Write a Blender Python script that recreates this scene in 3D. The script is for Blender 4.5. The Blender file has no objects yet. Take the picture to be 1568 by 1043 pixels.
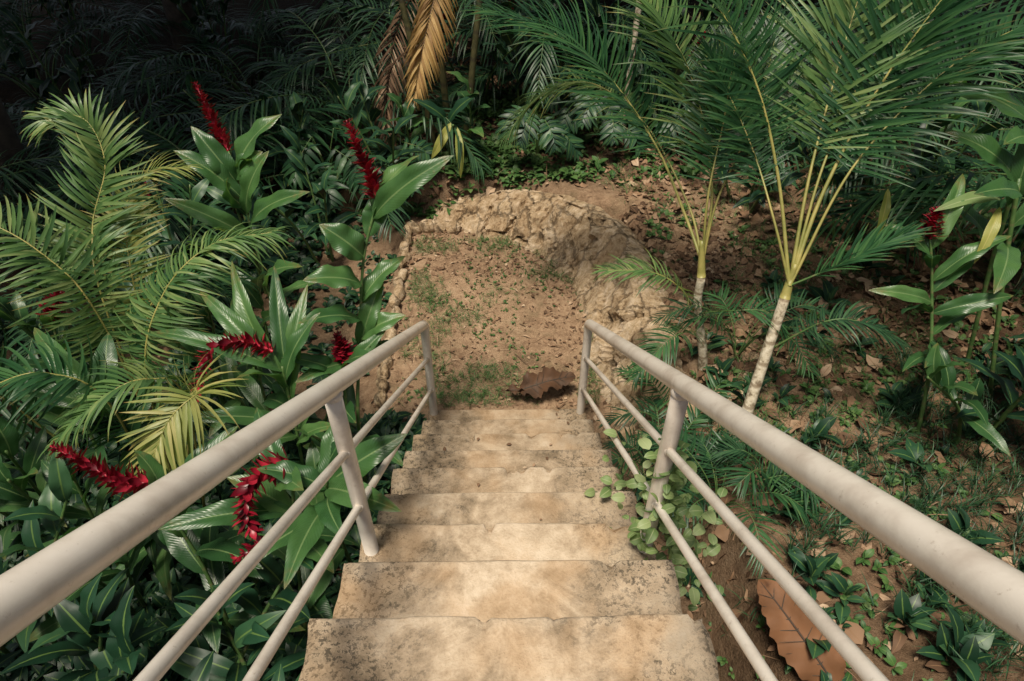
import bpy, math
import numpy as np
from mathutils import Vector
rng = np.random.default_rng(7)
scene = bpy.context.scene
R = math.radians

# ---------------------------------------------------------------- helpers
def nrm(a):
    a = np.asarray(a, float)
    return a/np.maximum(np.linalg.norm(a, axis=-1, keepdims=True), 1e-9)

_tab = np.random.default_rng(3).random((256, 256))
def vnoise(x, y):
    x = np.asarray(x, float); y = np.asarray(y, float)
    xi = np.floor(x).astype(int); yi = np.floor(y).astype(int)
    fx = x-xi; fy = y-yi
    fx = fx*fx*(3-2*fx); fy = fy*fy*(3-2*fy)
    a = _tab[xi % 256, yi % 256]; b = _tab[(xi+1) % 256, yi % 256]
    c = _tab[xi % 256, (yi+1) % 256]; d = _tab[(xi+1) % 256, (yi+1) % 256]
    return (a*(1-fx)+b*fx)*(1-fy)+(c*(1-fx)+d*fx)*fy
def fbm(x, y, o=4):
    s = 0; a = .5; t = 0
    for i in range(o):
        s = s+a*vnoise(x*2**i+17*i, y*2**i+5*i); t += a; a *= .5
    return s/t
def sstep(a, b, x):
    t = np.clip((x-a)/(b-a), 0, 1)
    return t*t*(3-2*t)

# ---------------------------------------------------------------- materials
def new_mat(name):
    m = bpy.data.materials.new(name); m.use_nodes = True
    nt = m.node_tree; nt.nodes.clear()
    return m, nt, nt.nodes, nt.links
def ramp(N, stops):
    r = N.new('ShaderNodeValToRGB')
    e = r.color_ramp.elements
    while len(e) < len(stops): e.new(.5)
    for i, (p, c) in enumerate(stops):
        e[i].position = p; e[i].color = (c[0], c[1], c[2], 1)
    return r
def mixc(N, L, f, a, b, typ='MIX'):
    m = N.new('ShaderNodeMix'); m.data_type = 'RGBA'; m.blend_type = typ
    for s, v in ((0, f), (6, a), (7, b)):
        if isinstance(v, bpy.types.NodeSocket): L.new(v, m.inputs[s])
        elif isinstance(v, (tuple, list)): m.inputs[s].default_value = (v[0], v[1], v[2], 1)
        else: m.inputs[s].default_value = v
    return m.outputs[2]
def mth(N, L, op, a, b=0.0, c=None):
    m = N.new('ShaderNodeMath'); m.operation = op
    for i, v in enumerate((a, b, c)):
        if v is None: continue
        if isinstance(v, bpy.types.NodeSocket): L.new(v, m.inputs[i])
        else: m.inputs[i].default_value = v
    return m.outputs[0]
def noise(N, L, vec, scale, detail=4, rough=.55, dist=0):
    n = N.new('ShaderNodeTexNoise'); n.inputs['Scale'].default_value = scale
    n.inputs['Detail'].default_value = detail; n.inputs['Roughness'].default_value = rough
    n.inputs['Distortion'].default_value = dist
    if vec is not None: L.new(vec, n.inputs['Vector'])
    return n
def mapr(N, L, v, a, b, c=0., d=1.):
    m = N.new('ShaderNodeMapRange'); L.new(v, m.inputs[0])
    for i, k in enumerate((a, b, c, d)): m.inputs[i+1].default_value = k
    return m.outputs[0]

def leaf_mat(name, stops, tip=(.2, .13, .04), tipamt=.5, rough=.38, transl=.3, veins=0, rib=(.12, .2, .05), ribw=.08, spec=.4, tcol=1.6):
    m, nt, N, L = new_mat(name)
    at = N.new('ShaderNodeAttribute'); at.attribute_name = 'col'
    sp = N.new('ShaderNodeSeparateColor'); L.new(at.outputs['Color'], sp.inputs[0])
    r, g, b = sp.outputs
    geo = N.new('ShaderNodeNewGeometry')
    n1 = noise(N, L, geo.outputs['Position'], 9, 1)
    rr = mth(N, L, 'ADD', mth(N, L, 'MULTIPLY', r, .8), mth(N, L, 'MULTIPLY', mth(N, L, 'SUBTRACT', n1.outputs[0], .4), .5))
    rp = ramp(N, stops); L.new(rr, rp.inputs[0])
    col = rp.outputs[0]
    if ribw:
        f = mth(N, L, 'LESS_THAN', g, ribw)
        col = mixc(N, L, mth(N, L, 'MULTIPLY', f, .7), col, rib)
    pb = N.new('ShaderNodeBsdfPrincipled')
    if transl > 0:
        n2 = noise(N, L, geo.outputs['Position'], 40, 1)
        t = mth(N, L, 'ADD', b, mth(N, L, 'MULTIPLY', mth(N, L, 'SUBTRACT', n2.outputs[0], .5), .5))
        t = mth(N, L, 'ADD', t, mth(N, L, 'MULTIPLY', r, .22))
        col = mixc(N, L, mapr(N, L, t, 1.0, 1.18, 0, tipamt), col, tip)
        L.new(mth(N, L, 'ADD', mth(N, L, 'MULTIPLY', n2.outputs[0], .25), rough-.12), pb.inputs['Roughness'])
    else: pb.inputs['Roughness'].default_value = rough
    L.new(col, pb.inputs['Base Color'])
    pb.inputs['Specular IOR Level'].default_value = spec
    if veins:
        v = mth(N, L, 'SINE', mth(N, L, 'MULTIPLY', mth(N, L, 'SUBTRACT', b, mth(N, L, 'MULTIPLY', g, .16)), veins*6.283))
        bp = N.new('ShaderNodeBump'); bp.inputs['Strength'].default_value = .15; bp.inputs['Distance'].default_value = .002
        L.new(mth(N, L, 'ADD', v, mth(N, L, 'MULTIPLY', n2.outputs[0], 4)), bp.inputs['Height']); L.new(bp.outputs[0], pb.inputs['Normal'])
    out = N.new('ShaderNodeOutputMaterial')
    if transl > 0:
        tr = N.new('ShaderNodeBsdfTranslucent')
        L.new(mixc(N, L, 1.0, col, (tcol, tcol*1.05, tcol*.5), 'MULTIPLY'), tr.inputs[0])
        ms = N.new('ShaderNodeMixShader'); ms.inputs[0].default_value = transl
        L.new(pb.outputs[0], ms.inputs[1]); L.new(tr.outputs[0], ms.inputs[2])
        L.new(ms.outputs[0], out.inputs[0])
    else: L.new(pb.outputs[0], out.inputs[0])
    return m

def bark_mat(name, stops, scale=14, ring=0, rough=.75, ringc=(.1, .07, .04)):
    m, nt, N, L = new_mat(name)
    geo = N.new('ShaderNodeNewGeometry')
    n1 = noise(N, L, geo.outputs['Position'], scale, 4, .6)
    rp = ramp(N, stops); L.new(n1.outputs[0], rp.inputs[0])
    col = rp.outputs[0]
    pb = N.new('ShaderNodeBsdfPrincipled'); pb.inputs['Roughness'].default_value = rough
    if ring:
        sx = N.new('ShaderNodeSeparateXYZ'); L.new(geo.outputs['Position'], sx.inputs[0])
        s = mth(N, L, 'SINE', mth(N, L, 'ADD', mth(N, L, 'MULTIPLY', sx.outputs[2], ring), mth(N, L, 'MULTIPLY', n1.outputs[0], 2)))
        col = mixc(N, L, mapr(N, L, s, .8, .98, 0, .75), col, ringc)
    bp = N.new('ShaderNodeBump'); bp.inputs['Strength'].default_value = .5; bp.inputs['Distance'].default_value = .01
    L.new(n1.outputs[0], bp.inputs['Height']); L.new(bp.outputs[0], pb.inputs['Normal'])
    L.new(col, pb.inputs['Base Color'])
    out = N.new('ShaderNodeOutputMaterial'); L.new(pb.outputs[0], out.inputs[0])
    return m

M = {}
M['ginger'] = leaf_mat('ginger_leaf', [(0, (.016, .055, .018)), (.45, (.036, .105, .032)), (.8, (.075, .17, .048)), (1, (.15, .26, .09))], rough=.34, veins=26, transl=.28, rib=(.2, .3, .12), ribw=.06, tipamt=.5, spec=.55)
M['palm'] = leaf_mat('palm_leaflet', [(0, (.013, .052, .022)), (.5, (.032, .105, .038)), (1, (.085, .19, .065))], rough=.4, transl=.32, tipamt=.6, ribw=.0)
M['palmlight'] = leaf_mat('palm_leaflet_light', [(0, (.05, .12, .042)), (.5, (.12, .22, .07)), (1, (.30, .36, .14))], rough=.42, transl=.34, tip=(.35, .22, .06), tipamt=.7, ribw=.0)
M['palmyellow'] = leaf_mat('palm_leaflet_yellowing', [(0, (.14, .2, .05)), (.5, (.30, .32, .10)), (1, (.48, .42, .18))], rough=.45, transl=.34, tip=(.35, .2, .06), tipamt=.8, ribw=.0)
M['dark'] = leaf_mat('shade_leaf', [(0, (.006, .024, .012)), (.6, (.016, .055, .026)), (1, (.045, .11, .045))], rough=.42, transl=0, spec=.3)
M['fresh'] = leaf_mat('vine_leaf', [(0, (.12, .2, .07)), (.6, (.22, .31, .12)), (1, (.38, .44, .24))], rough=.5, transl=.32, rib=(.38, .44, .24), tipamt=.3)
M['weed'] = leaf_mat('weed_leaf', [(0, (.025, .07, .018)), (.6, (.055, .12, .032)), (1, (.12, .18, .06))], rough=.5, transl=0, spec=.25)
M['dead'] = leaf_mat('dead_leaf', [(0, (.06, .034, .02)), (.35, (.14, .082, .048)), (.65, (.26, .16, .095)), (.85, (.42, .30, .20)), (1, (.62, .50, .36))], rough=.7, transl=0, rib=(.22, .13, .07), spec=.2)
M['deadbig'] = leaf_mat('dead_big_leaf', [(0, (.06, .035, .022)), (.5, (.20, .095, .045)), (1, (.32, .17, .08))], rough=.65, transl=.08, veins=11, rib=(.05, .025, .015), ribw=.05, tipamt=.6, tip=(.06, .03, .02), spec=.25)
M['deadfrond'] = leaf_mat('dead_frond', [(0, (.26, .14, .05)), (.5, (.5, .32, .12)), (1, (.68, .5, .22))], rough=.6, transl=.3, tip=(.16, .08, .03), ribw=0)
M['yellow'] = leaf_mat('yellowing_leaf', [(0, (.2, .26, .05)), (.5, (.32, .34, .08)), (1, (.42, .38, .11))], rough=.4, transl=.3, veins=20, rib=(.5, .45, .15))
M['bract'] = leaf_mat('red_bract', [(0, (.07, .002, .008)), (.5, (.25, .006, .02)), (1, (.55, .035, .065))], rough=.38, transl=.15, tip=(.06, .005, .01), ribw=0, tcol=1.2, spec=.5)
M['stem'] = bark_mat('green_stem', [(.3, (.04, .1, .025)), (.7, (.1, .17, .05))], 20, 70, .45, (.14, .14, .06))
M['rachis'] = bark_mat('yellow_rachis', [(.3, (.18, .2, .05)), (.7, (.38, .32, .10))], 8, 0, .45)
M['cane'] = bark_mat('palm_cane', [(.36, (.18, .14, .09)), (.48, (.46, .4, .29)), (.7, (.66, .6, .48))], 34, 62, .65, (.17, .12, .07))
M['canedark'] = bark_mat('palm_cane_shade', [(.3, (.06, .065, .025)), (.7, (.17, .15, .06))], 16, 30, .6, (.06, .05, .03))
M['bark'] = bark_mat('tree_bark', [(.3, (.03, .023, .017)), (.7, (.09, .07, .05))], 10, 0, .85)

# ---------------------------------------------------------------- mesh accumulator
class Acc:
    def __init__(s):
        s.V = []; s.F = []; s.C = []; s.Mi = []; s.n = 0; s.mats = []
    def midx(s, m):
        if m not in s.mats: s.mats.append(m)
        return s.mats.index(m)
    def add(s, V, F, C, m):
        s.V.append(V); s.F.append(F+s.n); s.C.append(C); s.n += len(V)
        s.Mi.append(np.full(len(F), s.midx(m)))
    def build(s, name, origin=(0, 0, 0), smooth=True):
        V = np.concatenate(s.V)-np.array(origin); F = np.concatenate(s.F); C = np.concatenate(s.C); Mi = np.concatenate(s.Mi)
        me = bpy.data.meshes.new(name)
        me.vertices.add(len(V)); me.vertices.foreach_set('co', V.astype(np.float32).ravel())
        me.loops.add(len(F)*4); me.loops.foreach_set('vertex_index', F.astype(np.int32).ravel())
        me.polygons.add(len(F)); me.polygons.foreach_set('loop_start', (np.arange(len(F))*4).astype(np.int32))
        for m in s.mats: me.materials.append(M[m])
        me.polygons.foreach_set('material_index', Mi.astype(np.int32))
        me.update(calc_edges=True)
        me.polygons.foreach_set('use_smooth', np.full(len(F), smooth))
        a = me.attributes.new('col', 'FLOAT_COLOR', 'POINT')
        a.data.foreach_set('color', np.concatenate([C, np.ones((len(C), 1))], 1).astype(np.float32).ravel())
        o = bpy.data.objects.new(name, me); o.location = origin
        scene.collection.objects.link(o)
        return o

PROF = {
 'leaflet': lambda u: np.minimum(1, (u+.02)*7)**.6*np.clip(1-u, 0, 1)**.55*1.15,
 'lance': lambda u: np.clip(np.sin(np.pi*np.clip(u, 0, 1)**.85), 0, 1)**.75,
 'oval': lambda u: np.clip(np.sin(np.pi*np.clip(u, 0, 1)**.75), 0, 1)**.6,
 'blade': lambda u: np.clip(1-u, 0, 1)**.6,
}
def batch(acc, P, Q, Nn, W, arch, m, prof='lance', nu=6, nv=1, fold=.25, wave=0.0, rand=None, rag=0.0):
    P = np.atleast_2d(P).astype(float); Q = np.atleast_2d(Q).astype(float); k = len(P)
    Nn = np.broadcast_to(np.atleast_2d(Nn), (k, 3)).astype(float)
    W = np.broadcast_to(np.asarray(W, float), (k,)); arch = np.broadcast_to(np.asarray(arch, float), (k,))
    D = Q-P; T = nrm(D)
    Nn = nrm(Nn-T*np.sum(Nn*T, 1, keepdims=True)+1e-5)
    S = np.cross(T, Nn)
    us = np.linspace(0, 1, nu+1); vs = np.linspace(-1, 1, 2*nv+1)
    w = PROF[prof](us); w[0] = max(w[0], .04); w[-1] = .015
    if rand is None: rand = rng.random(k)
    ph = rng.random(k)*6.28
    out = np.zeros((k, nu+1, 2*nv+1, 3)); col = np.zeros((k, nu+1, 2*nv+1, 3))
    for i, u in enumerate(us):
        C = P+D*u+Nn*(arch*4*u*(1-u))[:, None]
        dC = D+Nn*(arch*4*(1-2*u))[:, None]
        nl = nrm(np.cross(S, dC))
        for j, v in enumerate(vs):
            rg_ = 1+rag*(rng.random(k)-.6)*(abs(v) > .9)
            off = W*w[i]*v*rg_
            up = W*w[i]*fold*(abs(v)-.6*abs(v)**3) + wave*W*w[i]*abs(v)*np.sin(u*16+ph+(v > 0)*1.7)
            out[:, i, j] = C+S*off[:, None]+nl*up[:, None]
            col[:, i, j, 0] = rand; col[:, i, j, 1] = abs(v); col[:, i, j, 2] = u
    nvv = 2*nv+1
    idx = np.arange((nu+1)*nvv).reshape(nu+1, nvv)
    f = np.stack([idx[:-1, :-1], idx[:-1, 1:], idx[1:, 1:], idx[1:, :-1]], -1).reshape(-1, 4)
    F = (f[None]+(np.arange(k)*(nu+1)*nvv)[:, None, None]).reshape(-1, 4)
    acc.add(out.reshape(-1, 3), F, col.reshape(-1, 3), m)

def curve(pts, n):
    p = np.array(pts, float)
    if len(p) == 2: return p[0]+(p[1]-p[0])*np.linspace(0, 1, n)[:, None]
    a = np.vstack([2*p[0]-p[1], p, 2*p[-1]-p[-2]])
    seg = np.linalg.norm(np.diff(p, axis=0), axis=1); cum = np.r_[0, np.cumsum(seg)]
    t = np.linspace(0, cum[-1], n); i = np.clip(np.searchsorted(cum, t, 'right')-1, 0, len(p)-2)
    f = ((t-cum[i])/seg[i])[:, None]
    p0, p1, p2, p3 = a[i], a[i+1], a[i+2], a[i+3]
    return .5*((2*p1)+(-p0+p2)*f+(2*p0-5*p1+4*p2-p3)*f**2+(-p0+3*p1-3*p2+p3)*f**3)

def tube(acc, C, r, m, ns=8, cap=True):
    C = np.asarray(C, float); k = len(C); r = np.broadcast_to(np.asarray(r, float), (k,))
    T = nrm(np.gradient(C, axis=0))
    a = np.array([0, 0, 1.]) if abs(T[0][2]) < .9 else np.array([1., 0, 0])
    U = nrm(np.cross(T[0], a)); V = np.zeros((k, ns, 3)); th = np.linspace(0, 2*np.pi, ns, endpoint=False)
    for i in range(k):
        U = nrm(U-T[i]*np.dot(U, T[i])); B = np.cross(T[i], U)
        V[i] = C[i]+r[i]*(np.cos(th)[:, None]*U+np.sin(th)[:, None]*B)
    idx = np.arange(k*ns).reshape(k, ns); nx = np.roll(idx, -1, 1)
    F = np.stack([idx[:-1], nx[:-1], nx[1:], idx[1:]], -1).reshape(-1, 4)
    if cap:
        cf = []
        for b in (0, (k-1)*ns):
            for i in range(1, ns-2, 2): cf.append([b, b+i, b+i+1, b+i+2])
        if cf: F = np.vstack([F, cf])
    col = np.zeros((k*ns, 3)); col[:, 0] = rng.random(); col[:, 1] = .5; col[:, 2] = np.repeat(np.linspace(0, .8, k), ns)
    acc.add(V.reshape(-1, 3), F, col, m)

UP = np.array([0, 0, 1.])
def frond(acc, pts, n=38, L=.4, W=.013, m='palm', up=UP, droop=.25, start=.18, a0=72, a1=28, lift=15, r0=.009, stem='rachis', gap=0.03, jit=.14):
    C = curve(pts, 60); T = nrm(np.gradient(C, axis=0))
    tube(acc, C, np.linspace(r0, .0018, 60), stem, 6)
    s = np.linspace(0, 1, n)**.95
    t = start+(1-start)*s
    fi = t*59
    i = np.clip(fi.astype(int), 0, 58); f = (fi-i)[:, None]
    c = C[i]*(1-f)+C[i+1]*f; tt = nrm(T[i]*(1-f)+T[i+1]*f)
    N_ = nrm(np.array(up)-tt*np.sum(np.array(up)*tt, 1, keepdims=True))
    for sd in (-1, 1):
        keep = rng.random(n) > gap
        k = keep.sum()
        cc = c[keep]; t2 = tt[keep]; n2 = N_[keep]; s2 = s[keep]
        side = np.cross(t2, n2)*sd
        a = np.radians(a0+(a1-a0)*s2+rng.normal(0, 5, k)); li = np.radians(lift+rng.normal(0, 11, k))
        d = t2*np.cos(a)[:, None]+(side*np.cos(li)[:, None]+n2*np.sin(li)[:, None])*np.sin(a)[:, None]
        ln = L*(np.sin(np.pi*(.16+.76*s2))**.7)*(1+rng.normal(0, jit*.5, k))
        dr = droop*(.6+.8*rng.random(k))
        Q = cc+d*ln[:, None]*(1-.3*dr[:, None])-UP*(ln*dr*.75)[:, None]
        batch(acc, cc, Q, n2+side*.15, W*(.8+.3*rng.random(k))*(.6+.4*np.sin(np.pi*s2)), ln*dr*.28, m, 'leaflet', nu=5, nv=1, fold=.5)

def spike(acc, pts, r=.036, n=95, L=.05):
    C = curve(pts, 40); T = nrm(np.gradient(C, axis=0))
    tube(acc, C, np.linspace(.008, .004, 40), 'bract', 6)
    s = (np.arange(n)+.5)/n; i = np.clip((s*39).astype(int), 0, 38)
    a = np.arange(n)*2.4; ref = np.where(np.abs(T[i, 2:3]) < .9, UP, np.array([1., 0, 0]))
    U = nrm(np.cross(T[i], ref)); B = np.cross(T[i], U)
    d = U*np.cos(a)[:, None]+B*np.sin(a)[:, None]
    sc = (1.1-.75*s**1.8)*(.7+.6*rng.random(n))
    P = C[i]+d*.004
    Q = C[i]+d*(r*sc)[:, None]*1.4+T[i]*(L*sc*(.35+.7*rng.random(n)))[:, None]
    batch(acc, P, Q, T[i]*-.6+d, .014*sc, -.012*sc, 'bract', 'oval', nu=4, nv=1, fold=1.0)
    batch(acc, P[::2], P[::2]+d[::2]*(r*1.9*sc[::2])[:, None]+T[i][::2]*.012, T[i][::2], .009, -.006, 'bract', 'lance', nu=3, nv=1, fold=.9)

def ginger(acc, pts, leaves=(), auto=10, flower=None, m='ginger', a0=None, L=.42, W=.05, t0=.3, r=.012, el=(15, 60)):
    C = curve(pts, 40); tube(acc, C, np.linspace(r, r*.5, 40), 'stem', 8)
    if a0 is None: a0 = rng.random()*6.28
    for k in range(auto):
        t = t0+(1-t0)*(k+.5)/auto; i = int(t*39)
        ph = a0+math.pi*k+rng.normal(0, .45); e = R(el[0]+(el[1]-el[0])*(k/max(auto-1, 1))+rng.normal(0, 8))
        ln = L*(.8+.35*rng.random())*(.75+.25*math.sin(math.pi*t))
        d = np.array([math.cos(ph)*math.cos(e), math.sin(ph)*math.cos(e), math.sin(e)])
        n_ = nrm(UP-d*d[2]+1e-3+rng.normal(0, .22, 3))
        P = C[i]; Q = P+d*ln-UP*ln*.22
        batch(acc, P, Q, n_, W*(.85+.3*rng.random()), ln*.13, m, 'lance', nu=10, nv=2, fold=rng.uniform(.3, .7), wave=.2)
    for (t, tip, w) in leaves:
        i = int(t*39); P = C[i]; tip = np.array(tip, float); ln = np.linalg.norm(tip-P)
        d = nrm(tip-P); n_ = nrm(UP+np.array([0, -.45, 0])-d*np.dot(UP+np.array([0, -.45, 0]), d)+rng.normal(0, .18, 3))
        batch(acc, P, tip, n_, w, ln*.13, m, 'lance', nu=16, nv=3, fold=.6, wave=.26, rand=np.array([.45+.55*rng.random()]))
    if flower is not None: spike(acc, flower)

# ---------------------------------------------------------------- terrain
RX = np.array([-1.0, 1.6, 1.9, 2.15, 2.5, 2.9, 3.3, 3.6]); RXV = np.array([.62, .62, .75, .68, .62, .62, .63, .5])
def terrain(x, y):
    x = np.asarray(x, float); y = np.asarray(y, float)
    pad = -1.56+.03*(fbm(x*1.5, y*1.5)-.5)+.03*np.clip(y-2.1, 0, 2)
    right = -1.22+.05*np.clip(x-1, 0, 20)+.10*np.clip(1.5-y, 0, 2.5)+.05*np.clip(y-2.5, 0, 3)+.16*np.clip(y-4.5, 0, 30)
    left = -1.66-.10*np.clip(-x-.9, 0, 3)+.09*np.clip(y-4, 0, 2)+.12*np.clip(y-6, 0, 30)+.16*np.clip(1.5-y, 0, 2.5)
    back = -1.21+.09*(y-4)+.05*np.clip(y-6, 0, 30)
    out = right*sstep(-.2, .6, x)+left*(1-sstep(-.2, .6, x))
    bm = sstep(3.9, 4.6, y)*sstep(-1.3, -.5, x)
    out = out*(1-bm*.9)+back*bm*.9
    xr = np.interp(y, RX, RXV)+.38
    yb = np.interp(x, [-.8, -.2, .2, .5, .7], [4.15, 4.12, 4.0, 3.8, 3.6])+.30
    dx = np.maximum(x-xr, -.86-x); dy = y-yb
    d = np.maximum(dx, dy)
    mk = sstep(-.08, .12, d)
    z = pad*(1-mk)+out*mk
    z = z+.09*(fbm(x*.9+4, y*.9)-.5)*mk+.05*(fbm(x*3, y*3+9)-.5)*mk+.025*(fbm(x*9, y*9)-.5)
    z = z+.62*np.clip(-.9-y, 0, 8)
    return z

core = np.arange(-4.5, 4.5, .045); tail = 4.5*1.22**np.arange(0, 14)
gx = np.r_[-tail[::-1], core[1:], tail]
cy = np.arange(-2, 8, .05); ty = 8+.15*1.35**np.arange(0, 20); tn = -2-.15*1.35**np.arange(0, 20)
gy = np.r_[tn[::-1], cy, ty]
X, Y = np.meshgrid(gx, gy, indexing='ij'); Z = terrain(X, np.clip(Y, -9, 20))
ga = Acc()
idx = np.arange(X.size).reshape(X.shape)
F = np.stack([idx[:-1, :-1], idx[1:, :-1], idx[1:, 1:], idx[:-1, 1:]], -1).reshape(-1, 4)

m, nt, N, L = new_mat('forest_soil')
geo = N.new('ShaderNodeNewGeometry')
pos = geo.outputs['Position']
n1 = noise(N, L, pos, 1.6, 5, .6); n2 = noise(N, L, pos, 14, 5, .7); n3 = noise(N, L, pos, 90, 3, .75); n4 = noise(N, L, pos, 5, 5, .65)
rp = ramp(N, [(.36, (.15, .095, .06)), (.46, (.30, .195, .12)), (.55, (.44, .30, .19)), (.66, (.56, .42, .29))])
mix = mth(N, L, 'ADD', mth(N, L, 'MULTIPLY', n1.outputs[0], .35), mth(N, L, 'ADD', mth(N, L, 'MULTIPLY', n2.outputs[0], .38), mth(N, L, 'MULTIPLY', n3.outputs[0], .27)))
L.new(mix, rp.inputs[0])
base = mixc(N, L, mapr(N, L, n4.outputs[0], .52, .66, 0, .4), rp.outputs[0], (.15, .13, .07))
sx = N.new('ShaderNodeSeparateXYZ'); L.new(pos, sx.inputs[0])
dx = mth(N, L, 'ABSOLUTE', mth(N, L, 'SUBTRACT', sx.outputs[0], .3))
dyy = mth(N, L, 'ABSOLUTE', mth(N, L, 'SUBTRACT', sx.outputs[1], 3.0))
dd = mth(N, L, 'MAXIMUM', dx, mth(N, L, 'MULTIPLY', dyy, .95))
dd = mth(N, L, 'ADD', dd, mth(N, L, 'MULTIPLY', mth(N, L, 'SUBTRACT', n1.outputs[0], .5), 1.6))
col = mixc(N, L, mapr(N, L, dd, 1.0, 2.6), base, mixc(N, L, 1.0, base, (.36, .34, .32), 'MULTIPLY'))  # soil colour darkened away from the landing, imitating forest shade
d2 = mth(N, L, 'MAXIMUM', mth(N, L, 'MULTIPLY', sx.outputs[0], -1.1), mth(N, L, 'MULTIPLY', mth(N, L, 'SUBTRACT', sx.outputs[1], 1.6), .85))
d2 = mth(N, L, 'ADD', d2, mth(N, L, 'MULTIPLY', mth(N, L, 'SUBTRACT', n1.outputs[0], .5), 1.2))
far_shade = mapr(N, L, d2, 2.0, 3.1)
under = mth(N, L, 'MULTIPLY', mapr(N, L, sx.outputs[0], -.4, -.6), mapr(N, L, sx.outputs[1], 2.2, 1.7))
col = mixc(N, L, mth(N, L, 'MAXIMUM', far_shade, under), col, mixc(N, L, 1.0, base, (.12, .12, .11), 'MULTIPLY'))  # left and back soil nearly black: thicket shade painted into the colour
pb = N.new('ShaderNodeBsdfPrincipled'); pb.inputs['Roughness'].default_value = .95; pb.inputs['Specular IOR Level'].default_value = .15
L.new(col, pb.inputs['Base Color'])
bp = N.new('ShaderNodeBump'); bp.inputs['Strength'].default_value = 1.0; bp.inputs['Distance'].default_value = .03
L.new(mth(N, L, 'ADD', n2.outputs[0], mth(N, L, 'MULTIPLY', n3.outputs[0], .6)), bp.inputs['Height']); L.new(bp.outputs[0], pb.inputs['Normal'])
o = N.new('ShaderNodeOutputMaterial'); L.new(pb.outputs[0], o.inputs[0])
M['soil'] = m
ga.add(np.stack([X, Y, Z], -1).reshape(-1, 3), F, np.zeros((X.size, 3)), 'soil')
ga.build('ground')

# ---------------------------------------------------------------- concrete stairs
m, nt, N, L = new_mat('weathered_concrete')
geo = N.new('ShaderNodeNewGeometry'); pos = geo.outputs['Position']
mp = N.new('ShaderNodeMapping'); L.new(pos, mp.inputs[0]); mp.inputs['Scale'].default_value = (1, 1, 1.6)
vec = mp.outputs[0]
n1 = noise(N, L, vec, 3.4, 7, .68, .8); n2 = noise(N, L, vec, 15, 6, .72); n3 = noise(N, L, vec, 130, 3, .6); n4 = noise(N, L, vec, 60, 4, .8)
rp = ramp(N, [(.38, (.18, .135, .09)), (.45, (.30, .23, .155)), (.51, (.43, .335, .235)), (.58, (.56, .455, .335)), (.68, (.68, .58, .46))])
L.new(mth(N, L, 'ADD', mth(N, L, 'MULTIPLY', n1.outputs[0], .6), mth(N, L, 'ADD', mth(N, L, 'MULTIPLY', n2.outputs[0], .3), mth(N, L, 'MULTIPLY', n3.outputs[0], .1))), rp.inputs[0])
sx = N.new('ShaderNodeSeparateXYZ'); L.new(pos, sx.inputs[0])
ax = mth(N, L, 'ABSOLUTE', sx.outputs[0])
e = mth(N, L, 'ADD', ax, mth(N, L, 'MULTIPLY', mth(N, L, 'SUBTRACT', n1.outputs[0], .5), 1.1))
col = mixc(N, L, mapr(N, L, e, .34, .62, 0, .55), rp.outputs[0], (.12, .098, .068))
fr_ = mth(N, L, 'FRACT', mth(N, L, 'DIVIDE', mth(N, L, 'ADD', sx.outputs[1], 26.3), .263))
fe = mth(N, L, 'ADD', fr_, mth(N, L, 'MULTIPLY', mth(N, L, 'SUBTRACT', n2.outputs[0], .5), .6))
col = mixc(N, L, mapr(N, L, fe, .0, .5, .55, 0), col, (.17, .128, .088))  # tread backs: staining plus contact shade put into the colour
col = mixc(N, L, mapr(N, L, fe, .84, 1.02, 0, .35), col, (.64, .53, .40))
area = mapr(N, L, mth(N, L, 'ADD', mth(N, L, 'MULTIPLY', n1.outputs[0], -1.0), mth(N, L, 'MULTIPLY', ax, .6)), -.42, -.22)
spk = mapr(N, L, n4.outputs[0], .50, .57)
col = mixc(N, L, mth(N, L, 'MULTIPLY', mth(N, L, 'MULTIPLY', area, spk), .85), col, (.05, .042, .03))
n5 = noise(N, L, vec, 4.5, 3, .5)
col = mixc(N, L, mapr(N, L, n5.outputs[0], .5, .66, 0, .35), col, (.46, .29, .15))
col = mixc(N, L, 1.0, col, mixc(N, L, mapr(N, L, sx.outputs[1], .3, 1.7), (1, 1, 1), (.74, .72, .69)), 'MULTIPLY')  # lower treads darkened in the colour, imitating light fading down the flight
pb = N.new('ShaderNodeBsdfPrincipled'); pb.inputs['Roughness'].default_value = .85; pb.inputs['Specular IOR Level'].default_value = .25
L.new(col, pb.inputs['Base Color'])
bp = N.new('ShaderNodeBump'); bp.inputs['Strength'].default_value = .8; bp.inputs['Distance'].default_value = .008
L.new(mth(N, L, 'ADD', mth(N, L, 'MULTIPLY', n2.outputs[0], 1.0), mth(N, L, 'MULTIPLY', n3.outputs[0], .5)), bp.inputs['Height']); L.new(bp.outputs[0], pb.inputs['Normal'])
o = N.new('ShaderNodeOutputMaterial'); L.new(pb.outputs[0], o.inputs[0])
M['concrete'] = m

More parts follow.
